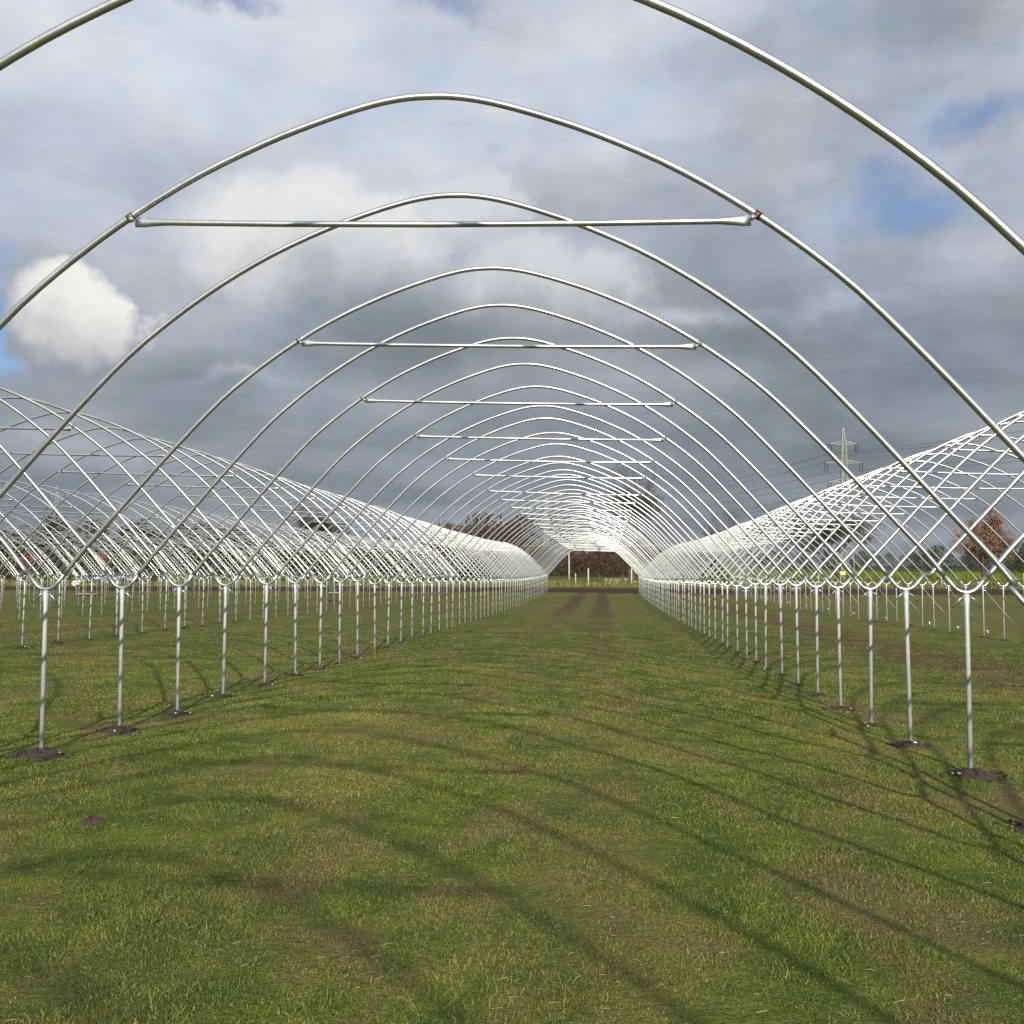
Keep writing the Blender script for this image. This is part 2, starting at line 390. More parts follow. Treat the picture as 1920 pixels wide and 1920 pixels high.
# far hoop prototypes
proto_p = None; proto_t = None
def far_proto(tie):
    return make_hoop(0, -3.99, 3.99, HP, HP, 0, 0, tie, 8, True)
nh = 0; Hs = []
for ti, (nm, xl, xr) in enumerate(TUN):
    vis = 0; back = 0
    for si, y in enumerate(stations[ti]):
        v = hoop_visible(y, xl, xr)
        # plain hoops alternate with tied hoops; the hoop at 5.84 m carries a bar
        idx = ys_mid.index(y) if ti == 0 else si
        tie = (idx % 2 == 0)
        if not v and not (y < 6 and ti in (0, 1, 2)) : continue
        if v: vis += 1
        nr = [q for q in NEAR if abs(q[0]-y) < 1e-6] if ti == 0 else []
        if nr:
            q = nr[0]; o = make_hoop(y, q[1], q[4], q[3]+CZ, q[6]+CZ, q[7]-(q[1]+q[4])/2, q[8]-(q[3]+q[6])/2-2.845, tie, 14)
        elif ti == 0 and y < 8:
            dl, dr, ddx, ddz, dx = {4.12: (.0, -.03, 0, .01, 0), 5.78: (.03, .0, .035, .03, 0), 7.27: (.05, -.07, 0, .035, -.04)}.get(y, (0, 0, 0, 0, 0))
            o = make_hoop(y, xl+dx, xr+dx, -.205+CZ+dl, -.215+CZ+dr, ddx, ddz, tie, 16)
        else:
            if tie:
                if proto_t is None: proto_t = far_proto(True); reg(proto_t); o = proto_t
                else: o = copy_tree(proto_t)
            else:
                if proto_p is None: proto_p = far_proto(False); reg(proto_p); o = proto_p
                else: o = copy_tree(proto_p)
            zl, zr = rowtop(xl, y), rowtop(xr, y)
            dj = random.uniform(-.02, .02)
            o.location = ((xl+xr)/2+random.uniform(-.015, .015), y, (zl+zr)/2-HP+dj)
            o.rotation_euler = (random.uniform(-.012, .012), -math.atan((zr-zl)/(xr-xl)), random.uniform(-.006, .006))
            o.scale = ((xr-xl)/SPAN, 1, 1)
        word = 'steel hoop with a tie bar' if tie else 'plain steel hoop'
        if v: lab = f'{word}, {ordw(vis)} from the camera in the {nm}'
        else:
            back += 1; lab = f'{word}, {ordw(back)} of those outside the view, {nm}'
        tag(o, lab, 'tunnel hoop', 'hoops of the '+nm); Hs.append(o); nh += 1
# ------------------------------------------------------------------ posts
ULEG = []
for i in range(13):
    t = (-1+2*i/12)*R(51)
    ULEG.append((.128*math.sin(t), 0, .128*(1-math.cos(t))))
def make_post(lean=(0, 0), n=12, base=0.0, top=HP, name='support_post'):
    e = empty(name)
    lx, ly = lean
    m = MB(); m.tube([(-lx, -ly, base-.25), (0, 0, top-.16), (0, 0, top-.09), (0, 0, top-.008)], [.0205, .0205, .025, .030], n, fl=[1, 1, 1, .8]); m.build('upright', POST, e)
    m = MB()
    arm = [Vector((x, 0, top+z+.006)) for x, _, z in ULEG]
    # straight sleeves continuing upwards at about 47 degrees
    l = arm[0]+Vector((-.085, 0, .107)); r = arm[-1]+Vector((.085, 0, .107))
    m.tube([l]+arm+[r], .0175, n); m.build('cradle', STEEL, e)
    for s in (-1, 1):
        m = MB(); m.tube([(s*.026, -.012, top-.028), (s*.055, -.014, top-.048), (s*.118, -.014, top-.120)], .0062, 6); m.build('rope_hook', STEEL, e)
    return e
ROWS = [('left row of the middle tunnel', -5.02), ('right row of the middle tunnel', 2.96), ('outermost right row', 10.98), ('left row of the nearest left tunnel', -13.02), ('left row of the second left tunnel', -21.05),
        ('left row of the third left tunnel', -29.05), ('left row of the fourth left tunnel', -37.1), ('left row of the fifth left tunnel', -45.1)]
ROWST = [stations[0], stations[0], stations[1], stations[2], stations[3], stations[4], stations[5], stations[6]]
protos = []; OUT = []; use = set()
np_ = 0; MOUND = []
for ri, ((rn, x0), st) in enumerate(zip(ROWS, ROWST)):
    vis = 0
    for si, y in enumerate(st):
        nr = [q for q in NEAR if abs(q[0]-y) < 1e-6] if ri < 2 else []
        x = x0
        if nr: x = nr[0][1] if ri == 0 else nr[0][4]
        if ri == 1 and abs(y-7.27) < .01: x -= .06
        p = project((x, y, g1(x, y)+.7)); p2 = project((x, y, g1(x, y)+HP))
        v = bool(p and p2 and ((0 <= p[0] <= 1920) or (0 <= p2[0] <= 1920)))
        if not v and not (ri < 2 and -4.5 < y < 9): continue
        if v: vis += 1
        elif ri < 2 and y < 0: continue
        gzv = g1(x, y)
        if nr:
            tz = (nr[0][3] if ri == 0 else nr[0][6])+CZ
            o = make_post((random.uniform(-.02, .02), random.uniform(-.03, .03)), 16, 0, tz-gzv)
        elif ri == 2:
            if not OUT:
                e = make_post((0, 0), 8, name='braced_post')
                m = MB(); m.tube([(.03, -.02, HP-.10), (.06, -.02, HP-.15), (.62, -.02, .66), (1.17, -.02, .05)], [.024, .013, .013, .014], 8); br = m.build('brace', STEEL, e)
                m = MB(); m.tube([(1.17, -.02, -.12), (1.17, -.02, .09)], .016, 8); m.tube([(1.09, -.02, .055), (1.25, -.02, .055)], .02, 8); m.build('ground_anchor', STEEL, br)
                e2 = make_post((0, 0), 8, name='outer_post'); reg(e); reg(e2); OUT += [e, e2]
            src = OUT[si % 2]
            o = src if src.name not in use else copy_tree(src); use.add(src.name)
        else:
            pl = [q for q in protos if q[0] == 'p']
            if len(pl) < 3:
                o = make_post((random.uniform(-.03, .03), random.uniform(-.03, .03)), 8); reg(o); protos.append(('p', o))
            else: o = copy_tree(random.choice(pl)[1])
        o.location = (x+(0 if (nr or y < 8) else random.uniform(-.02, .02)), y, gzv-(.055 if ri == 1 and abs(y-7.27) < .01 else 0))
        if not nr: o.rotation_euler = (random.uniform(-.008, .008), random.uniform(-.012, .012), random.uniform(-.05, .05))
        if v:
            wd = 'steel post with slanting brace' if (ri == 2 and si % 2 == 0) else 'forked steel post'
            lab = f'{wd}, {ordw(vis)} from the camera, {rn}'
        else: lab = f'forked steel post outside the view, number {ORD[si]} back, {rn}'
        tag(o, lab, 'steel post', 'posts of the '+rn); np_ += 1
        if (ri < 2 and y < 32) or (ri == 2 and y < 46) or (ri == 3 and y < 36): MOUND.append((x, y, ri, vis, v, rn))
# ------------------------------------------------------------------ soil mounds round the post feet
def mound(x, y, rad, h, seed, clods=True):
    r = random.Random(seed); vs = []; fs = []; nr_, ns = 9, 26
    e = r.uniform(.75, 1.15); ph = r.uniform(0, 6)
    for i in range(nr_+1):
        q = i/nr_
        for j in range(ns):
            a = 2*math.pi*j/ns
            rr = rad*q*(1+.16*math.sin(2*a+ph)+.10*math.sin(5*a+ph*2)+r.uniform(-.05, .05)*q)
            px, py = rr*math.cos(a)*1.15, rr*math.sin(a)*e
            zz = h*(1-q**1.7)*(1+.2*math.sin(3*a+ph))+r.uniform(-1, 1)*h*.13*(1-q*.5)
            if i == nr_: zz = -.02
            vs.append((px, py, zz+float(gz(x+px, y+py))-g1(x, y)))
    for i in range(nr_):
        for j in range(ns):
            k = (j+1) % ns; fs.append((i*ns+j, i*ns+k, (i+1)*ns+k, (i+1)*ns+j))
    m = MB(); m.v = [Vector(v) for v in vs]; m.f = fs
    if clods:
        for _ in range(75):
            a = r.uniform(0, 6.28); q = r.uniform(.1, 1.5)*rad; s = r.uniform(.004, .020)
            c = Vector((q*math.cos(a)*1.15, q*math.sin(a)*e, max(0, h*(1-(q/rad)**1.7))+s*.3))
            k = len(m.v)
            for dz in (-1, 1): m.v.append(c+Vector((0, 0, dz*s*.8)))
            for b in range(5): m.v.append(c+Vector((math.cos(b*1.257+a)*s*r.uniform(.7, 1.3), math.sin(b*1.257+a)*s*r.uniform(.7, 1.3), r.uniform(-.3, .3)*s)))
            for b in range(5): m.f.append((k+1, k+2+b, k+2+(b+1) % 5)); m.f.append((k, k+2+(b+1) % 5, k+2+b))
    o = m.build('soil_mound', SOIL, None, False); o.location = (x, y, g1(x, y))
    if clods:
        m = MB()
        for _ in range(r.randint(1, 3)):
            a = r.uniform(0, 6.28); q = r.uniform(.3, 1.0)*rad; s = r.uniform(.008, .022)
            c = Vector((q*math.cos(a)*1.15, q*math.sin(a)*e, max(0, h*(1-(q/rad)**1.7))+s*.5))
            k = len(m.v)
            for dz in (-1, 1): m.v.append(c+Vector((0, 0, dz*s*.6)))
            for b in range(6): m.v.append(c+Vector((math.cos(b*1.047)*s*r.uniform(.8, 1.4), math.sin(b*1.047)*s*r.uniform(.7, 1.1), r.uniform(-.2, .2)*s)))
            for b in range(6): m.f.append((k+1, k+2+b, k+2+(b+1) % 6)); m.f.append((k, k+2+(b+1) % 6, k+2+b))
        m.build('stones', STONE, o, True)
    return o
for i, (x, y, ri, vis, v, rn) in enumerate(MOUND):
    if ri < 2: rad = [.235, .20, .19, .15, .18, .12, .14, .1][min(7, max(0, int((y-8.9)/1.5)))] if ri == 0 else [.21, .19, .12, .17, .16, .10, .12, .1][min(7, max(0, int((y-8.9)/1.5)))]
    else: rad = .17
    rad *= .86
    o = mound(x+random.uniform(-.02, .03), y-.05, rad, rad*.27, 100+i, y < 24)
    lab = f'dark soil heap at the {ordw(vis)} post from the camera, {rn}'.replace('of the', 'of') if v else f'soil heap at unseen near post, {ORD[i % 9]} in the {rn}'
    tag(o, lab, 'soil heap', 'soil heaps round the posts')
o = mound(at(172, 1499, 6.9).x, at(172, 1499, 6.9).y, .075, .045, 900, False); tag(o, 'small dark molehill in the grass in front of the soil heap at left', 'soil heap')
# ------------------------------------------------------------------ trees
def tube_np(m, a, b, ra, rb, n=4):
    m.tube([a, b], [ra, rb], n, caps=False)
def branch_tree(name, base, H, spread, lean, levels, seed, trunk_h=.22, leaf=None, twist=.5, up=.25, kids=(4, 6), t0=.55):
    r = random.Random(seed); tr = MB(); br = MB(); tips = []
    def grow(p, d, L, rad, lv, mb):
        segs = 4 if lv < 2 else 3; q = p; pts = [p]; rads = [rad]; dirs = []
        for i in range(segs):
            d = (d+Vector((r.uniform(-1, 1), r.uniform(-1, 1), r.uniform(-.6, 1)))*.17*twist*2+Vector((0, 0, up*.12))).normalized()
            q = q+d*(L/segs); pts.append(q); rads.append(rad*(1-.55*(i+1)/segs)); dirs.append(d)
        mb.tube(pts, rads, 7 if lv == 0 else (4 if lv < 3 else 3), caps=False)
        if lv >= levels: tips.append((q, d)); return
        k = r.randint(*kids)
        for j in range(k):
            t = r.uniform(.35, 1.0) if lv else r.uniform(t0, 1.0)
            i = min(segs-1, int(t*segs)); o = pts[i].lerp(pts[i+1], t*segs-i)
            side = Vector((r.uniform(-1, 1), r.uniform(-1, 1), r.uniform(-.25, .55))).normalized()
            nd = (dirs[i]*(.55)+side*spread).normalized()
            grow(o, nd, L*r.uniform(.5, .8), max(rads[i]*.55, .012), lv+1, br)
    root = empty(name, base)
    grow(Vector((0, 0, -.1)), Vector((lean[0], lean[1], 1)).normalized(), H*(trunk_h+.22), H*.022, 0, tr)
    tr.build('trunk', BARK, root)
    if leaf is None:
        # fine twigs give the bare crown its haze
        for q, d in tips:
            for _ in range(3):
                e = q+(d+Vector((r.uniform(-1, 1), r.uniform(-1, 1), r.uniform(-.5, .8)))).normalized()*H*.05
                br.tube([q, e], [.013, .008], 3, caps=False)
    else:
        lm = MB()
        for q, d in tips:
            for _ in range(leaf[1]):
                c = q+Vector((r.gauss(0, 1), r.gauss(0, 1), r.gauss(0, 1)))*H*.028; s = r.uniform(.6, 1.3)*leaf[2]
                a = Vector((r.uniform(-1, 1), r.uniform(-1, 1), r.uniform(-1, 1))).normalized(); b = a.cross(Vector((r.uniform(-1, 1), r.uniform(-1, 1), 1))).normalized()
                k = len(lm.v); lm.v += [c-a*s, c+b*s*.5, c+a*s, c-b*s*.5]; lm.f.append((k, k+1, k+2, k+3))
        lm.build('foliage', leaf[0], root, False)
    br.build('crown' if leaf is None else 'branches', BARK, root)
    return root
def rootat(u, depth):
    p = at(u, 1060, depth); return Vector((p.x, p.y, g1(p.x, p.y)))
LEAFB = simple('brown_winter_leaves', (.19, .115, .070), .8, 0, .5, 1.2)
LEAFR = simple('russet_shrub_leaves', (.22, .09, .045), .8, 0, .4, .8)
t = branch_tree('bare_tree', rootat(1578, 128), 11.5, .85, (-.30, 0), 5, 3, .2, kids=(4, 5)); tag(t, 'large bare leaning tree standing below the tall pylon at right', 'tree')
t = branch_tree('bare_tree', rootat(1184, 124), 11.5, .55, (.18, 0), 5, 5, .30, up=.7, kids=(3, 5)); tag(t, 'tall bare tree seen through the far right end of the middle tunnel', 'tree')
t = branch_tree('young_tree', rootat(1843, 125), 8.3, .66, (0, 0), 4, 23, .30, twist=.2, leaf=(LEAFB, 18, .085), up=1.2, kids=(6, 8), t0=.18); tag(t, 'young tree with rusty brown winter leaves at the right edge', 'tree')
t = branch_tree('bare_tree', rootat(1350, 170), 10, .6, (0, 0), 4, 21, .3, up=.6, kids=(4, 5)); tag(t, 'bare tree whose thin top shows over the right-hand tunnel, left of two', 'tree')
t = branch_tree('bare_tree', rootat(1402, 175), 11, .6, (.05, 0), 4, 22, .3, up=.6, kids=(4, 5)); tag(t, 'bare tree whose thin top shows over the right-hand tunnel, right of two', 'tree')
t = branch_tree('bare_tree', rootat(606, 190), 12.5, .55, (0, 0), 5, 31, .25, up=.6, kids=(4, 5)); tag(t, 'tall bare tree behind the left tunnels, taller of the pair', 'tree')
t = branch_tree('bare_tree', rootat(640, 195), 10.5, .45, (0, 0), 4, 32, .3, up=.8, kids=(4, 5)); tag(t, 'narrow bare tree behind the left tunnels, slimmer of the pair', 'tree')
t = branch_tree('bare_tree', rootat(432, 205), 12, 1.0, (0, 0), 5, 33, .15, up=.3, kids=(4, 6)); tag(t, 'broad dark domed bare tree behind the left tunnels', 'tree')
t = branch_tree('russet_tree', rootat(30, 170), 5.5, .8, (0, 0), 4, 41, .15, leaf=(LEAFR, 9, .15), kids=(4, 5)); tag(t, 'russet brown leafy tree at the far left edge', 'tree')
t = branch_tree('russet_tree', rootat(60, 160), 4.6, .8, (0, 0), 4, 42, .15, leaf=(LEAFR, 9, .15), kids=(4, 5)); tag(t, 'small russet leafy tree, second from the left edge', 'tree')
t = branch_tree('russet_tree', rootat(192, 175), 5.8, .8, (0, 0), 4, 43, .15, leaf=(LEAFR, 9, .15), kids=(4, 5)); tag(t, 'dark russet leafy tree behind the two parked cars', 'tree')
# far woods and hedges: thousands of crowns nobody could count
def wood_mat(name, a, b):
    m, nt = mat(name); h = N(nt)
    g = h.n('ShaderNodeNewGeometry'); bs = h.n('ShaderNodeBsdfPrincipled'); o = h.n('ShaderNodeOutputMaterial')
    at_ = h.n('ShaderNodeAttribute', attribute_name='rnd')
    h.l(h.mix(at_.outputs['Fac'], a, b), bs.inputs['Base Color']); bs.inputs['Roughness'].default_value = 1; bs.inputs['Specular IOR Level'].default_value = 0
    h.l(bs.outputs[0], o.inputs[0]); return m
WBROWN = wood_mat('bare_twigs_brown', (.032, .024, .018), (.085, .060, .046)); WDARK = wood_mat('dark_evergreen', (.016, .022, .012), (.045, .052, .026))
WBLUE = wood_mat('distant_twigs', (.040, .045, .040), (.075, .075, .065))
def wood(name, m, spans, label, cat='wood', q=260, seed=0):
    # spans: (u0, u1, depth, height, spacing, thick)
    r = np.random.default_rng(seed); Vs = []; rn = []
    for u0, u1, d, Hh, sp, thick in spans:
        a = rootat(u0, d); b = rootat(u1, d); n = max(2, int((b-a).length/sp)+1)
        for i in range(n):
            t = (i+r.uniform(-.4, .4))/n; c = a.lerp(b, t); cx, cy = c.x+r.normal()*sp*.2, c.y+r.uniform(-thick, thick)
            H_ = Hh*r.uniform(.62, 1.05); W_ = H_*r.uniform(.42, .62); ph = r.uniform(0, 6)
            k = int(q*r.uniform(.8, 1.2))
            th = r.uniform(0, 2*np.pi, k); ze = r.beta(1.6, 1.3, k); rr = np.sqrt(r.random(k))*np.sqrt(np.clip(1-(ze*1.02-.38)**2/.42, .02, 1))*(1+.25*np.sin(3*th+ph+ze*6))
            x = cx+rr*np.cos(th)*W_; y_ = cy+rr*np.sin(th)*W_; z = gz(cx, cy)+ze*H_
            P = np.stack([x, y_, z], 1); s = H_*.045*r.uniform(.5, 1.5, (k, 1))
            d1 = r.normal(size=(k, 3)); d1[:, 2] += 1.2*np.abs(r.normal(size=k)); d1 /= np.linalg.norm(d1, axis=1, keepdims=True)
            d2 = np.cross(d1, r.normal(size=(k, 3))); d2 /= np.linalg.norm(d2, axis=1, keepdims=True)
            Vs.append(np.stack([P-d1*s*1.6, P+d2*s*.55, P+d1*s*1.6], 1).reshape(-1, 3)); rn.append(np.repeat(r.random(k)*.6+.4*r.random(), 3))
    V_ = np.concatenate(Vs); o = np_mesh(name, V_, np.arange(len(V_)).reshape(-1, 3), m, False)
    at_ = o.data.attributes.new('rnd', 'FLOAT', 'POINT'); at_.data.foreach_set('value', np.concatenate(rn).astype(np.float32))
    tag(o, label, cat, kind='stuff'); return o
wood('woodland', WBROWN, [(840, 1010, 215, 10.5, 2.2, 6), (870, 1000, 240, 14.0, 3, 6), (990, 1225, 225, 7.4, 1.5, 6), (1060, 1200, 205, 5.2, 1.3, 4), (700, 860, 240, 8.5, 2.6, 6), (1130, 1320, 230, 6.5, 2.2, 5), (480, 720, 250, 9.5, 3, 6)], 'belt of bare brown winter woodland beyond the end of the tunnels', q=520, seed=1)
wood('hedge', WDARK, [(-120, 340, 150, 4.2, 1.6, 3), (300, 900, 165, 4.6, 1.6, 3), (-100, 300, 260, 14, 4, 8), (250, 480, 270, 12, 4, 8), (-300, 60, 180, 8, 3, 4), (820, 1040, 190, 3.4, 1.8, 3)], 'dark hedges and thickets behind the left-hand tunnels', 'hedge', q=420, seed=2)
wood('treeline', WDARK, [(1735, 2150, 420, 9.0, 3.2, 12), (1745, 1790, 400, 10.5, 6, 6), (1560, 1640, 520, 7, 5, 10), (1240, 1560, 480, 8, 4, 10), (1900, 1990, 300, 9, 4, 8)], 'dark treeline on the right-hand horizon', 'treeline', q=420, seed=3)
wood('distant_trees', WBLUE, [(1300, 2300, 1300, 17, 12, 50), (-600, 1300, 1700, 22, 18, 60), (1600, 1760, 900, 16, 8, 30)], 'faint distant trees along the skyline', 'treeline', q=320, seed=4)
WEED = wood_mat('rough_weeds', (.070, .082, .022), (.15, .15, .055)); CROP = wood_mat('mustard_crop', (.070, .095, .016), (.115, .130, .022))
def weeds(name, m, xr, yr, n, hgt, w, label, cat, seed, keep=None):
    r = np.random.default_rng(seed); x = r.uniform(*xr, n); y = r.uniform(*yr, n)
    if keep is not None: k = keep(x, y); x = x[k]; y = y[k]; n = len(x)
    z = gz(x, y); h_ = hgt*r.uniform(.3, 1.1, n)*(.7+.4*np.sin(x*.8+2*np.sin(y*.3))); a = r.uniform(0, np.pi, n); w_ = w*r.uniform(.5, 1.4, n)
    lx = r.normal(size=n)*h_*.3
    P = np.stack([np.stack([x-np.cos(a)*w_, y-np.sin(a)*w_, z-.02], 1), np.stack([x+np.cos(a)*w_, y+np.sin(a)*w_, z-.02], 1), np.stack([x+lx, y, z+h_], 1)], 1).reshape(-1, 3)
    o = np_mesh(name, P, np.arange(len(P)).reshape(-1, 3), m, False)
    at_ = o.data.attributes.new('rnd', 'FLOAT', 'POINT'); at_.data.foreach_set('value', np.repeat(r.random(n), 3).astype(np.float32))
    tag(o, label, cat, kind='stuff')
weeds('weeds', WEED, (-110, 95), (112, 128), 90000, .62, .10, 'rough weedy margin along the fence beyond the tunnels', 'weeds', 5)
weeds('crop', CROP, (-180, 190), (172, 250), 120000, .75, .30, 'bright yellow-green crop in the field behind', 'crop', 6, lambda x, y: (x > 22+.0*y) | (x < -30))
FLOWER = simple('white_flower_heads', (.50, .50, .44), .8)
r = random.Random(5); m = MB()
for _ in range(75):
    p = rootat(r.gauss(1155, 16), r.uniform(112, 124)); m.box((p.x, p.y, p.z+r.uniform(.3, .85)), (.07, .07, .04))
for _ in range(90):
    p = rootat(r.gauss(1450, 60), r.uniform(113, 120)); m.box((p.x, p.y, p.z+r.uniform(.2, .5)), (.06, .06, .04))
tag(m.build('white_flowers', FLOWER, None, False), 'scattered white flower heads in the weedy margin', 'flowers', kind='stuff')
# ------------------------------------------------------------------ fence along the far margin
fe = empty('field_fence', (0, 116, g1(0, 116))); FZ = g1(0, 116)
r = random.Random(9); x = -95
while x < 95:
    hh = r.uniform(1.25, 1.6); m = MB(); dk = r.random() < .3; m.tube([(x, 0, -.2), (x+r.uniform(-.04, .04), 0, hh)], .055, 7); m.build('fence_post', DARKWOOD if dk else WOOD, fe); x += r.uniform(3.4, 5.2)
for u, hh, wd in ((1103, 2.0, WOOD), (1124, 1.3, DARKWOOD), (1180, 1.9, DARKWOOD), (1184, 2.0, WOOD)):
    p = at(u, 1060, 115.4); m = MB(); m.tube([(p.x, p.y-116, -.2), (p.x, p.y-116, hh)], .085 if wd is WOOD else .10, 8); m.build('gate_post', wd, fe)
m = MB()
for zz in (.45, .8, 1.15): m.tube([(-95, .06, zz), (95, .06, zz)], .006, 3)
m.build('fence_wire', WIRE, fe)
tag(fe, 'wooden post and wire fence across the field beyond the tunnels', 'fence')
p = rootat(1067, 124); m = MB(); m.tube([p+Vector((0, 0, -.3)), p+Vector((0, 0, 3.9))], [.10, .075], 8); tag(m.build('wooden_pole', WOOD), 'tall pale wooden pole left of centre at the tunnel end', 'pole')
# rope across the tunnel ends
m = MB(); zz = CZ+(1060-1022.5)*91/F; a = at(978, 1023, 91); b = at(1272, 1022, 90); c = a.lerp(b, .5); c.z -= .03; m.tube([a, c, b], .011, 5)
tag(m.build('ridge_rope', simple('white_rope', (.6, .6, .56), .8)), 'thin white rope stretched across the far end of the middle tunnel', 'rope')
# ------------------------------------------------------------------ pylons and lines
def make_pylon():
    e = empty('power_pylon'); H_ = 45.0
    def hw(z): return 2.1-(2.1-.75)*min(z/26, 1) if z < 26 else .75-(.75-.12)*max(0, (z-38)/(H_-38)) if z > 38 else .75
    lv = [0, 5, 9.5, 13.5, 17, 20, 22.8, 25.4, 27.8, 30, 32, 34, 36, 38, 40, 41.8, 43.4, 45]
    m = MB()
    C = lambda z, i: Vector(((1, 1, -1, -1)[i]*hw(z), (1, -1, -1, 1)[i]*hw(z), z))
    for a, b in zip(lv, lv[1:]):
        for i in range(4):
            j = (i+1) % 4
            m.tube([C(a, i), C(b, i)], .10 if a < 26 else .085, 4, caps=False)
            m.tube([C(a, i), C(b, j)], .04, 3, caps=False); m.tube([C(a, j), C(b, i)], .04, 3, caps=False); m.tube([C(b, i), C(b, j)], .05, 3, caps=False)
    m.build('lattice_tower', PYL, e)
    for z, L in ((40.6, 4.2), (34.6, 5.6), (28.6, 4.7)):
        for s in (-1, 1):
            m = MB(); tip = Vector((s*L, 0, z-.7))
            for yy in (-.6, .6):
                m.tube([(s*.7, yy, z+.2), tip], .075, 4, caps=False); m.tube([(s*.7, yy, z-.75), tip], .06, 4, caps=False)
            arm = m.build('cross_arm', PYL, e)
            m = MB()
            for dx in (-.43, .43):
                n = 14
                for k in range(n): q = z-.95-k*.17; m.tube([(s*L+dx, 0, q), (s*L+dx, 0, q-.10)], [.23, .11], 7)
            m.tube([(s*L-.5, 0, z-.85), (s*L+.5, 0, z-.85)], .05, 4); m.tube([(s*L-.5, 0, z-3.4), (s*L+.5, 0, z-3.4)], .05, 4); m.tube([(s*L, 0, z-3.4), (s*L, 0, z-3.8)], .05, 4)
            m.build('insulator', INSUL, arm)
    return e
PY = make_pylon(); reg(PY)
A_ = at(1585, 1060, 325); M_ = at(1024, 1060, 662); B_ = at(853, 1060, 1000); C_ = A_-(M_-A_)*.98
L_ = at(104, 1060, 590); L2_ = at(256, 1060, 900)
dirx = lambda a, b: math.atan2(-(b-a).x, (b-a).y)
first = True; pyl = []
for P, rz, lab in ((A_, dirx(C_, M_)-.18, 'tall pale lattice pylon with paired insulators rising behind the right-hand tunnel'), (M_, dirx(A_, B_), 'distant pylon seen through the middle tunnel left of its far end'), (B_, dirx(M_, B_), 'small faint pylon in the gap between left and middle tunnels'),
                   (C_, dirx(C_, M_), 'lattice pylon outside the view on the right'), (L_, .5, 'grey pylon above the tunnels near the left edge'), (L2_, .6, 'tiny far pylon above the left tunnels, right of the grey one')):
    o = PY if first else copy_tree(PY); first = False
    base = g1(P.x, P.y) if P is not C_ else -.6
    o.location = (P.x, P.y, min(base, 2)-.3); o.rotation_euler = (0, 0, rz); tag(o, lab, 'pylon', 'power pylons'); pyl.append(o)
def tipsof(o):
    M = Matrix.Translation(o.location) @ Matrix.Rotation(o.rotation_euler.z, 4, 'Z')
    return [M @ Vector((s*L, 0, z-3.8)) for z, L in ((40.6, 4.2), (34.6, 5.6), (28.6, 4.7)) for s in (-1, 1)]
names = ['top left', 'top right', 'middle left', 'middle right', 'lower left', 'lower right', 'earth']
for (a, b, w) in ((pyl[3], pyl[0], 'from the right edge to the tall pylon'), (pyl[0], pyl[1], 'from the tall pylon to the distant pylon'), (pyl[1], pyl[2], 'between the two far pylons')):
    for k, (p, q) in enumerate(zip(tipsof(a), tipsof(b))):
        pts = []
        for i in range(25):
            t = i/24; c = p.lerp(q, t); c.z -= 9*4*t*(1-t)*.5; pts.append(c)
        m = MB(); m.tube(pts, .035 if w.startswith('from the r') else .05, 4, caps=False); tag(m.build('power_line', WIRE), f'dark sagging overhead wire, {names[k]} one {w}', 'power line', 'overhead power lines')
# ------------------------------------------------------------------ cars and small things far off
def make_car(paint, u, depth, rz, label):
    e = empty('parked_car', rootat(u, depth), rz)
    prof = [(-2.15, .35), (-2.18, .75), (-2.0, .92), (-1.2, 1.0), (-.55, 1.43), (.9, 1.46), (1.7, 1.05), (2.1, .95), (2.18, .6), (2.15, .33)]
    m = MB()
    for y, k in ((-.86, .0), (-.80, .0), (.80, 0), (.86, 0)):
        pass
    secs = [(-.86, .93), (-.70, 1.0), (.70, 1.0), (.86, .93)]
    for y, s in secs:
        for x, z in prof: m.v.append(Vector((x*s if z < 1.2 else x*s*.97, y*(1 if z < 1.0 else .84), z)))
    n = len(prof)
    for a in range(3):
        for i in range(n): j = (i+1) % n; m.f.append((a*n+i, a*n+j, (a+1)*n+j, (a+1)*n+i))
    m.f.append(tuple(range(n))[::-1]); m.f.append(tuple(3*n+i for i in range(n))); m.build('body', paint, e)
    G = GLASS
    for s in (-1, 1):
        m = MB(); m.v = [Vector((x, s*y, z)) for x, y, z in ((-1.0, .835, 1.02), (-.5, .735, 1.36), (.8, .735, 1.38), (1.45, .83, 1.06))]; m.f = [(0, 1, 2, 3)]; m.build('side_window', G, e)
    for x0, x1, s in ((-1.16, -.60, 1), (1.62, 1.0, 1)):
        m = MB(); m.v = [Vector((x0, -.66, 1.045)), Vector((x0, .66, 1.045)), Vector((x1, .6, 1.40)), Vector((x1, -.6, 1.40))]
        for v in m.v: v.x += -.03 if x0 < 0 else .05
        m.f = [(0, 1, 2, 3)]; m.build('windscreen', G, e)
    for x in (-1.35, 1.35):
        for s in (-1, 1):
            m = MB(); m.tube([(x, s*.70, .33), (x, s*.88, .33)], .33, 18); w = m.build('wheel', RUBBER, e)
            m = MB(); m.tube([(x, s*.87, .33), (x, s*.895, .33)], .19, 12); m.build('rim', BOLT, w)
    for s in (-1, 1):
        m = MB(); m.box((-2.13, s*.62, .72), (.08, .34, .14)); m.build('headlight', LAMP, e)
    tag(e, label, 'car', 'cars parked beyond the left tunnels'); return e
GLASS = simple('tinted_glass', (.02, .025, .03), .1); RUBBER = simple('rubber', (.02, .02, .02), .9); LAMP = simple('lamp_lens', (.7, .7, .65), .2)
make_car(simple('dark_blue_paint', (.018, .028, .06), .3, .3), 176, 128, .15, 'dark blue car parked beyond the left tunnels')
make_car(simple('grey_paint', (.10, .11, .12), .35, .5), 228, 122, -.25, 'grey car parked right of the dark blue car')
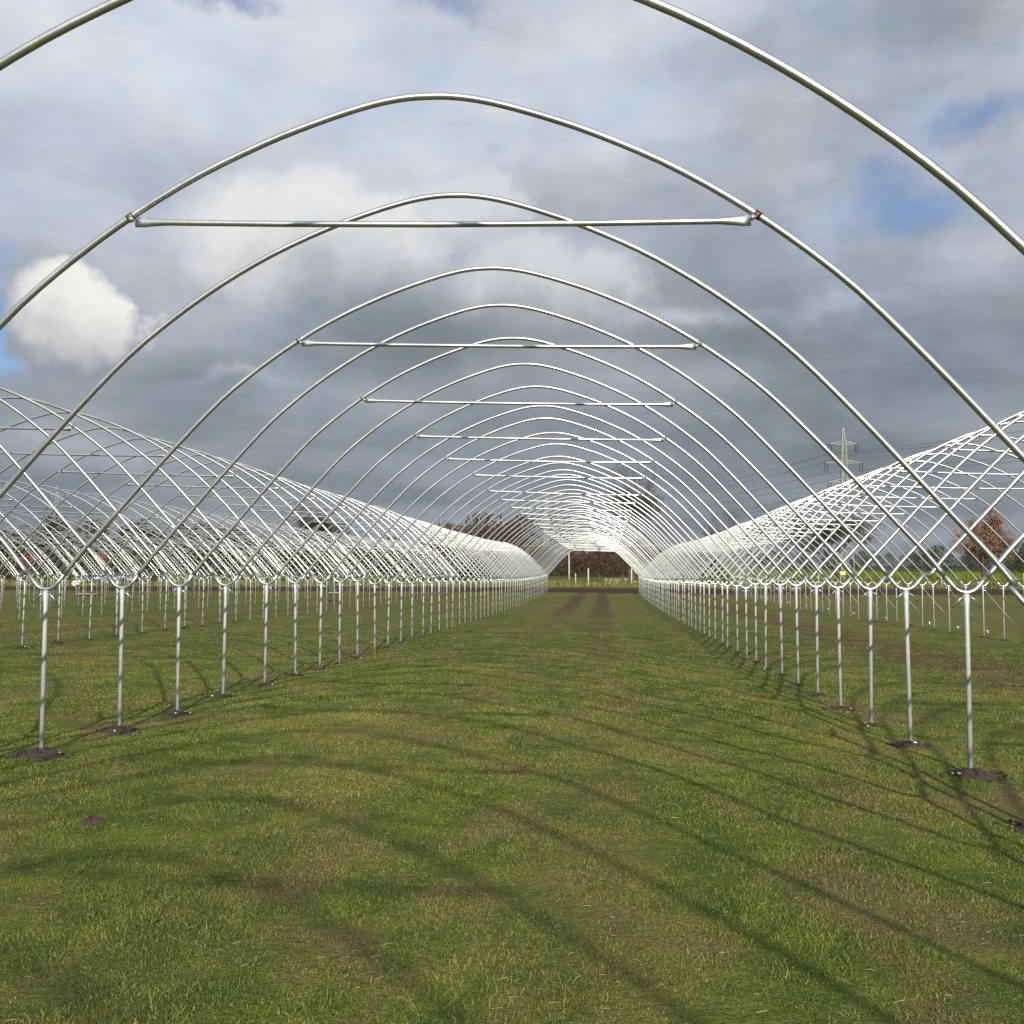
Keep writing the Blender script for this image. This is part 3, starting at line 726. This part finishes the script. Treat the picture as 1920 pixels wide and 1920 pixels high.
# pinkish bundle
bm = bmesh.new(); bmesh.ops.create_icosphere(bm, subdivisions=3, radius=.42)
for v in bm.verts: v.co *= 1+.12*math.sin(v.co.x*9+2)*math.sin(v.co.z*11)+.06*math.sin(v.co.y*17)
for v in bm.verts: v.co.z = v.co.z*.9+.36
me = bpy.data.meshes.new('wrapped_bundle'); bm.to_mesh(me); bm.free(); me.materials.append(simple('pink_wrap', (.55, .40, .38), .6)); o = bpy.data.objects.new('wrapped_bundle', me); COL.objects.link(o)
o.location = rootat(143, 112); tag(o, 'pale pinkish round bundle left of the parked cars', 'bundle')
# pallet on the grass
e = empty('wooden_pallet', rootat(165, 80)+Vector((0, 0, .01)), .1)
m = MB()
for k in range(5): m.box((0, -.5+k*.25, .14), (1.5, .13, .022))
m.build('deck_boards', WOOD, e, False); m = MB()
for xx in (-.68, 0, .68): m.box((xx, 0, .065), (.1, 1.1, .12))
m.build('bearers', DARKWOOD, e, False); tag(e, 'low wooden pallet lying on the grass among the left posts', 'pallet')
# crate on a trolley
e = empty('hand_trolley', rootat(626, 66), .2)
m = MB(); m.box((0, 0, .62), (.55, .45, .03)); m.build('platform', simple('pale_board', (.5, .42, .36), .8), e, False)
for sx in (-1, 1):
    for sy in (-1, 1):
        m = MB(); m.tube([(sx*.22, sy*.17, .12), (sx*.2, sy*.15, .61)], .015, 6); m.build('leg', DARKWOOD, e)
        m = MB(); m.tube([(sx*.22, sy*.17-.02, .08), (sx*.22, sy*.17+.02, .08)], .08, 12); m.build('wheel', RUBBER, e)
tag(e, 'small trolley with a pale platform between the left posts', 'trolley')
PLAS = simple('dark_green_plastic', (.02, .03, .022), .5); m = MB(); b = rootat(626, 66)
for dx, dy, sx, sy in ((0, -.2, .5, .02), (0, .2, .5, .02), (-.24, 0, .02, .4), (.24, 0, .02, .4)): m.box((b.x+dx, b.y+dy, b.z+.95), (sx, sy, .60))
m.box((b.x, b.y, b.z+.66), (.48, .4, .02)); tag(m.build('plastic_crate', PLAS, None, False), 'tall dark green plastic crate standing on the trolley', 'crate')
# orange marker tapes on posts
tapes = [(563, 1115, -13.02, 'orange tape round a post in the left middle distance'), (912, 1114, -5.02, 'orange tape on a post of the left row of the middle tunnel'), (1271, 1123, 2.96, 'orange tape on a post of the right row of the middle tunnel'), (1434, 1124, 10.98, 'orange tape low on a post of the outermost right row')]
for u, v, X, lab in tapes:
    best = None
    for o in bpy.data.objects:
        if o.type == 'EMPTY' and o.parent is None and o.get('category') == 'steel post' and abs(o.location.x-X) < .2:
            p = project((o.location.x, o.location.y, o.location.z+.7))
            if p and (best is None or abs(p[0]-u) < best[0]): best = (abs(p[0]-u), o)
    o = best[1]; d = o.location.y; zz = CZ-(v-1060)*d/F
    m = MB(); m.tube([(o.location.x, d, zz-.06), (o.location.x, d, zz+.06)], .027, 8); m.box((o.location.x+.04, d-.02, zz-.03), (.04, .006, .10))
    tag(m.build('marker_tape', ORANGE), lab, 'marker tape', 'orange marker tapes on posts')
# yellow sign
e = empty('field_sign', rootat(1580, 119)); m = MB(); m.tube([(-.25, 0, -.1), (-.25, 0, 1.5)], .03, 6); m.build('sign_pole', WOOD, e)
m = MB(); m.box((.0, -.04, 1.45), (.55, .03, .38)); m.build('sign_plate', YELLOW, e, False); tag(e, 'small yellow sign by the large bare tree', 'sign')
# small bird
e = at(1068, 955, 70); m = MB(); m.tube([e+Vector((-.16, 0, 0)), e+Vector((-.05, 0, .0)), e+Vector((.1, 0, .01)), e+Vector((.2, 0, .03))], [.01, .05, .04, .01], 6)
k = len(m.v); m.v += [e+Vector((-.05, 0, .02)), e+Vector((.07, 0, .02)), e+Vector((.0, -.32, .10)), e+Vector((.0, .32, .10))]; m.f += [(k, k+1, k+2), (k+1, k, k+3)]
tag(m.build('bird', DARKWOOD), 'small dark bird flying inside the middle tunnel far end', 'bird')
# loose straw and pale scraps on the near grass
STRAW = simple('dry_straw', (.27, .225, .12), .8); r = random.Random(77); m = MB()
for _ in range(900):
    d = 3.3+r.random()**1.5*12; u = r.uniform(-100, 2020); p = at(u, 1060, d); z = g1(p.x, p.y)+r.uniform(.015, .045); a = r.uniform(0, 6.28); L = r.uniform(.012, .05)
    q = Vector((p.x, p.y, z)); e_ = Vector((math.cos(a), math.sin(a), r.uniform(-.15, .25)))*L
    m.tube([q-e_*.5, q+Vector((0, 0, .002))+Vector((r.uniform(-.15, .15), r.uniform(-.15, .15), 0))*L, q+e_*.5], .0012, 3, caps=False)
tag(m.build('straw', STRAW), 'loose dry straw bits scattered on the grass', 'straw', kind='stuff')
# ------------------------------------------------------------------ sun
SUN_EL = R(20.3); SUN_AZ = R(171.5)          # azimuth of the sun measured clockwise from +Y (behind, slightly right)
sd = Vector((math.sin(SUN_AZ)*math.cos(SUN_EL), math.cos(SUN_AZ)*math.cos(SUN_EL), math.sin(SUN_EL)))
sl = bpy.data.lights.new('sun', 'SUN'); sl.energy = 5.0; sl.angle = R(.55); sl.color = (1, .93, .80)
so = bpy.data.objects.new('sun', sl); COL.objects.link(so); so.rotation_euler = sd.to_track_quat('Z', 'Y').to_euler()
# ------------------------------------------------------------------ sky
w = bpy.data.worlds.new('World'); scn.world = w; w.use_nodes = True; nt = w.node_tree; nt.nodes.clear(); h = N(nt)
tc = h.n('ShaderNodeTexCoord'); sx = h.n('ShaderNodeSeparateXYZ'); h.l(tc.outputs['Generated'], sx.inputs[0]); x, y, z = sx.outputs
az = h.m('ARCTAN2', x, y); el = h.m('ARCSINE', z)
zz = h.m('ADD', h.m('MAXIMUM', z, 0.0), .13); pl = h.comb(h.m('DIVIDE', x, zz), h.m('DIVIDE', y, zz), 0.0)
ang = h.comb(az, el, 0.0)
n_big = h.noise(pl, .9, 7, .52, .25); n_med = h.noise(ang, 7, 7, .60, .3); n_fine = h.noise(ang, 15, 6, .56); n_b = h.noise(h.comb(h.m('ADD', az, 5.0), h.m('ADD', el, 3.0), 0.0), 9, 7, .6)
n_str = h.noise(h.comb(az, h.m('MULTIPLY', el, 3.2), 0.0), 5, 7, .58, .3)
daz = h.m('ADD', az, h.m('MULTIPLY', h.m('SUBTRACT', n_fine, .5), .10)); del_ = h.m('ADD', el, h.m('MULTIPLY', h.m('SUBTRACT', n_b, .5), .09))
def blob(u, v, rx, ry, soft=True):
    a, e = azel(u, v); sxa = rx/F*.93; sye = ry/F*.95
    p = h.m('DIVIDE', h.m('SUBTRACT', daz, a), sxa); q = h.m('DIVIDE', h.m('SUBTRACT', del_, e), sye)
    return h.m('ADD', h.m('MULTIPLY', p, p), h.m('MULTIPLY', q, q)), q
def gauss(u, v, rx, ry, wgt):
    d, _ = blob(u, v, rx, ry); return h.m('MULTIPLY', h.m('EXPONENT', h.m('MULTIPLY', d, -1.0)), wgt)
# thin upper deck brightness by elevation
L = h.m('ADD', .36, h.m('MULTIPLY', h.ss(el, .06, .40), .34))
L = h.m('ADD', L, h.m('MULTIPLY', h.m('SUBTRACT', n_big, .5), .55)); L = h.m('ADD', L, h.m('MULTIPLY', h.m('SUBTRACT', n_str, .5), .34)); L = h.m('ADD', L, h.m('MULTIPLY', h.m('SUBTRACT', n_med, .5), .34))
for g in ((380, 130, 430, 150, .15), (120, 420, 180, 90, .08), (700, 630, 360, 75, -.20), (250, 690, 230, 40, -.10), (1480, 330, 420, 190, -.16), (1750, 620, 320, 110, -.15), (1300, 640, 220, 70, -.10),
          (1550, 60, 400, 90, -.16), (1850, 480, 120, 60, .10), (1120, 300, 90, 40, .10), (330, 300, 160, 50, -.06), (1240, 210, 160, 60, .06), (1100, 60, 140, 90, .05), (1550, 575, 130, 30, .20), (1290, 590, 110, 20, .22), (430, 712, 90, 16, .17), (1560, 430, 90, 60, .16), (1760, 300, 60, 60, .12), (1180, 820, 500, 60, -.04), (1750, 1000, 300, 40, .06)):
    L = h.m('ADD', L, gauss(*g))
cloud = h.ramp(L, [(.08, (.122, .142, .165)), (.30, (.200, .222, .252)), (.48, (.320, .342, .385)), (.66, (.490, .510, .575)), (.85, (.66, .675, .715)), (1, (.80, .80, .79))])
tint = h.noise(h.comb(h.m('ADD', az, 9.0), h.m('MULTIPLY', el, 1.7), 2.0), 4.5, 5, .55)
cloud = h.mix(h.m('MULTIPLY', h.ss(tint, .40, .66), h.m('ADD', .25, h.m('MULTIPLY', h.ss(el, .1, .4), .6))), cloud, h.mix(1.0, cloud, (.80, .91, 1.03), 'MULTIPLY'))
# cumulus heaps: crisp tops, soft grey undersides
def cumulus(col, u, v, rx, ry, edge, top, bot, amt=1.0):
    d, q = blob(u, v, rx, ry)
    mk = h.ss(h.m('ADD', d, h.m('MULTIPLY', h.m('SUBTRACT', n_fine, .5), 1.7)), 1.25, 1.25-edge)
    under = h.ss(q, -1.35, -.35)
    mk = h.m('MULTIPLY', mk, h.m('MULTIPLY', under, amt))
    shade = h.ss(h.m('ADD', q, h.m('MULTIPLY', h.m('SUBTRACT', n_med, .5), 2.2)), -.9, .5)
    return h.mix(mk, col, h.mix(shade, bot, top))
cloud = cumulus(cloud, 590, 455, 290, 140, .8, (.74, .75, .745), (.36, .375, .40), .88)
cloud = cumulus(cloud, 890, 400, 130, 70, .8, (.64, .66, .67), (.46, .48, .51), .7)
cloud = cumulus(cloud, 1020, 530, 200, 100, .8, (.62, .635, .64), (.33, .345, .37), .8)
cloud = cumulus(cloud, 148, 600, 122, 84, .7, (.80, .79, .755), (.44, .45, .47), .97)
# clear gaps
gap = 0.0
for u, v, rx, ry, wg in ((420, -5, 110, 26, .9), (850, 0, 120, 40, .8), (1000, 140, 140, 70, .45), (1700, 385, 110, 75, .85), (1860, 235, 120, 40, .9), (-5, 625, 28, 80, 1.0), (20, 500, 60, 40, .6), (310, 745, 90, 16, .35), (60, 130, 140, 40, .3), (300, 380, 60, 60, .3), (930, 290, 60, 30, .5), (1650, 310, 60, 30, .4), (60, 690, 60, 20, .4)):
    g = gauss(u, v, rx, ry, wg); gap = g if isinstance(gap, float) else h.m('ADD', gap, g)
gap = h.ss(h.m('ADD', gap, h.m('MULTIPLY', h.m('SUBTRACT', n_med, .5), .9)), .22, 1.15)
gap = h.m('MULTIPLY', gap, .80)
sky = h.n('ShaderNodeTexSky', sky_type='NISHITA'); sky.sun_disc = False; sky.sun_elevation = SUN_EL; sky.sun_rotation = SUN_AZ; sky.air_density = 1.0; sky.dust_density = .0; sky.ozone_density = 6
b1 = h.n('ShaderNodeBackground'); h.l(sky.outputs[0], b1.inputs[0]); b1.inputs[1].default_value = .085
b2 = h.n('ShaderNodeBackground'); h.l(cloud, b2.inputs[0]); sdot = h.n('ShaderNodeVectorMath', operation='DOT_PRODUCT'); h.l(tc.outputs['Generated'], sdot.inputs[0]); sdot.inputs[1].default_value = tuple(sd)
# the cloud deck round the low sun, behind the viewpoint, is far brighter than the side facing away from it
h.l(h.m('ADD', .78, h.m('MULTIPLY', h.ss(sdot.outputs['Value'], -.1, 1.0), .55)), b2.inputs[1])
ms = h.n('ShaderNodeMixShader'); h.l(gap, ms.inputs[0]); h.l(b2.outputs[0], ms.inputs[1]); h.l(b1.outputs[0], ms.inputs[2])
w.cycles.sampling_method = 'MANUAL'; w.cycles.sample_map_resolution = 512
o = h.n('ShaderNodeOutputWorld'); h.l(ms.outputs[0], o.inputs[0])
scn.view_settings.view_transform = 'Standard'; scn.view_settings.look = 'None'; scn.view_settings.exposure = .52; scn.view_settings.gamma = 1
print('hoops', nh, 'posts', np_, 'objects', len(bpy.data.objects))
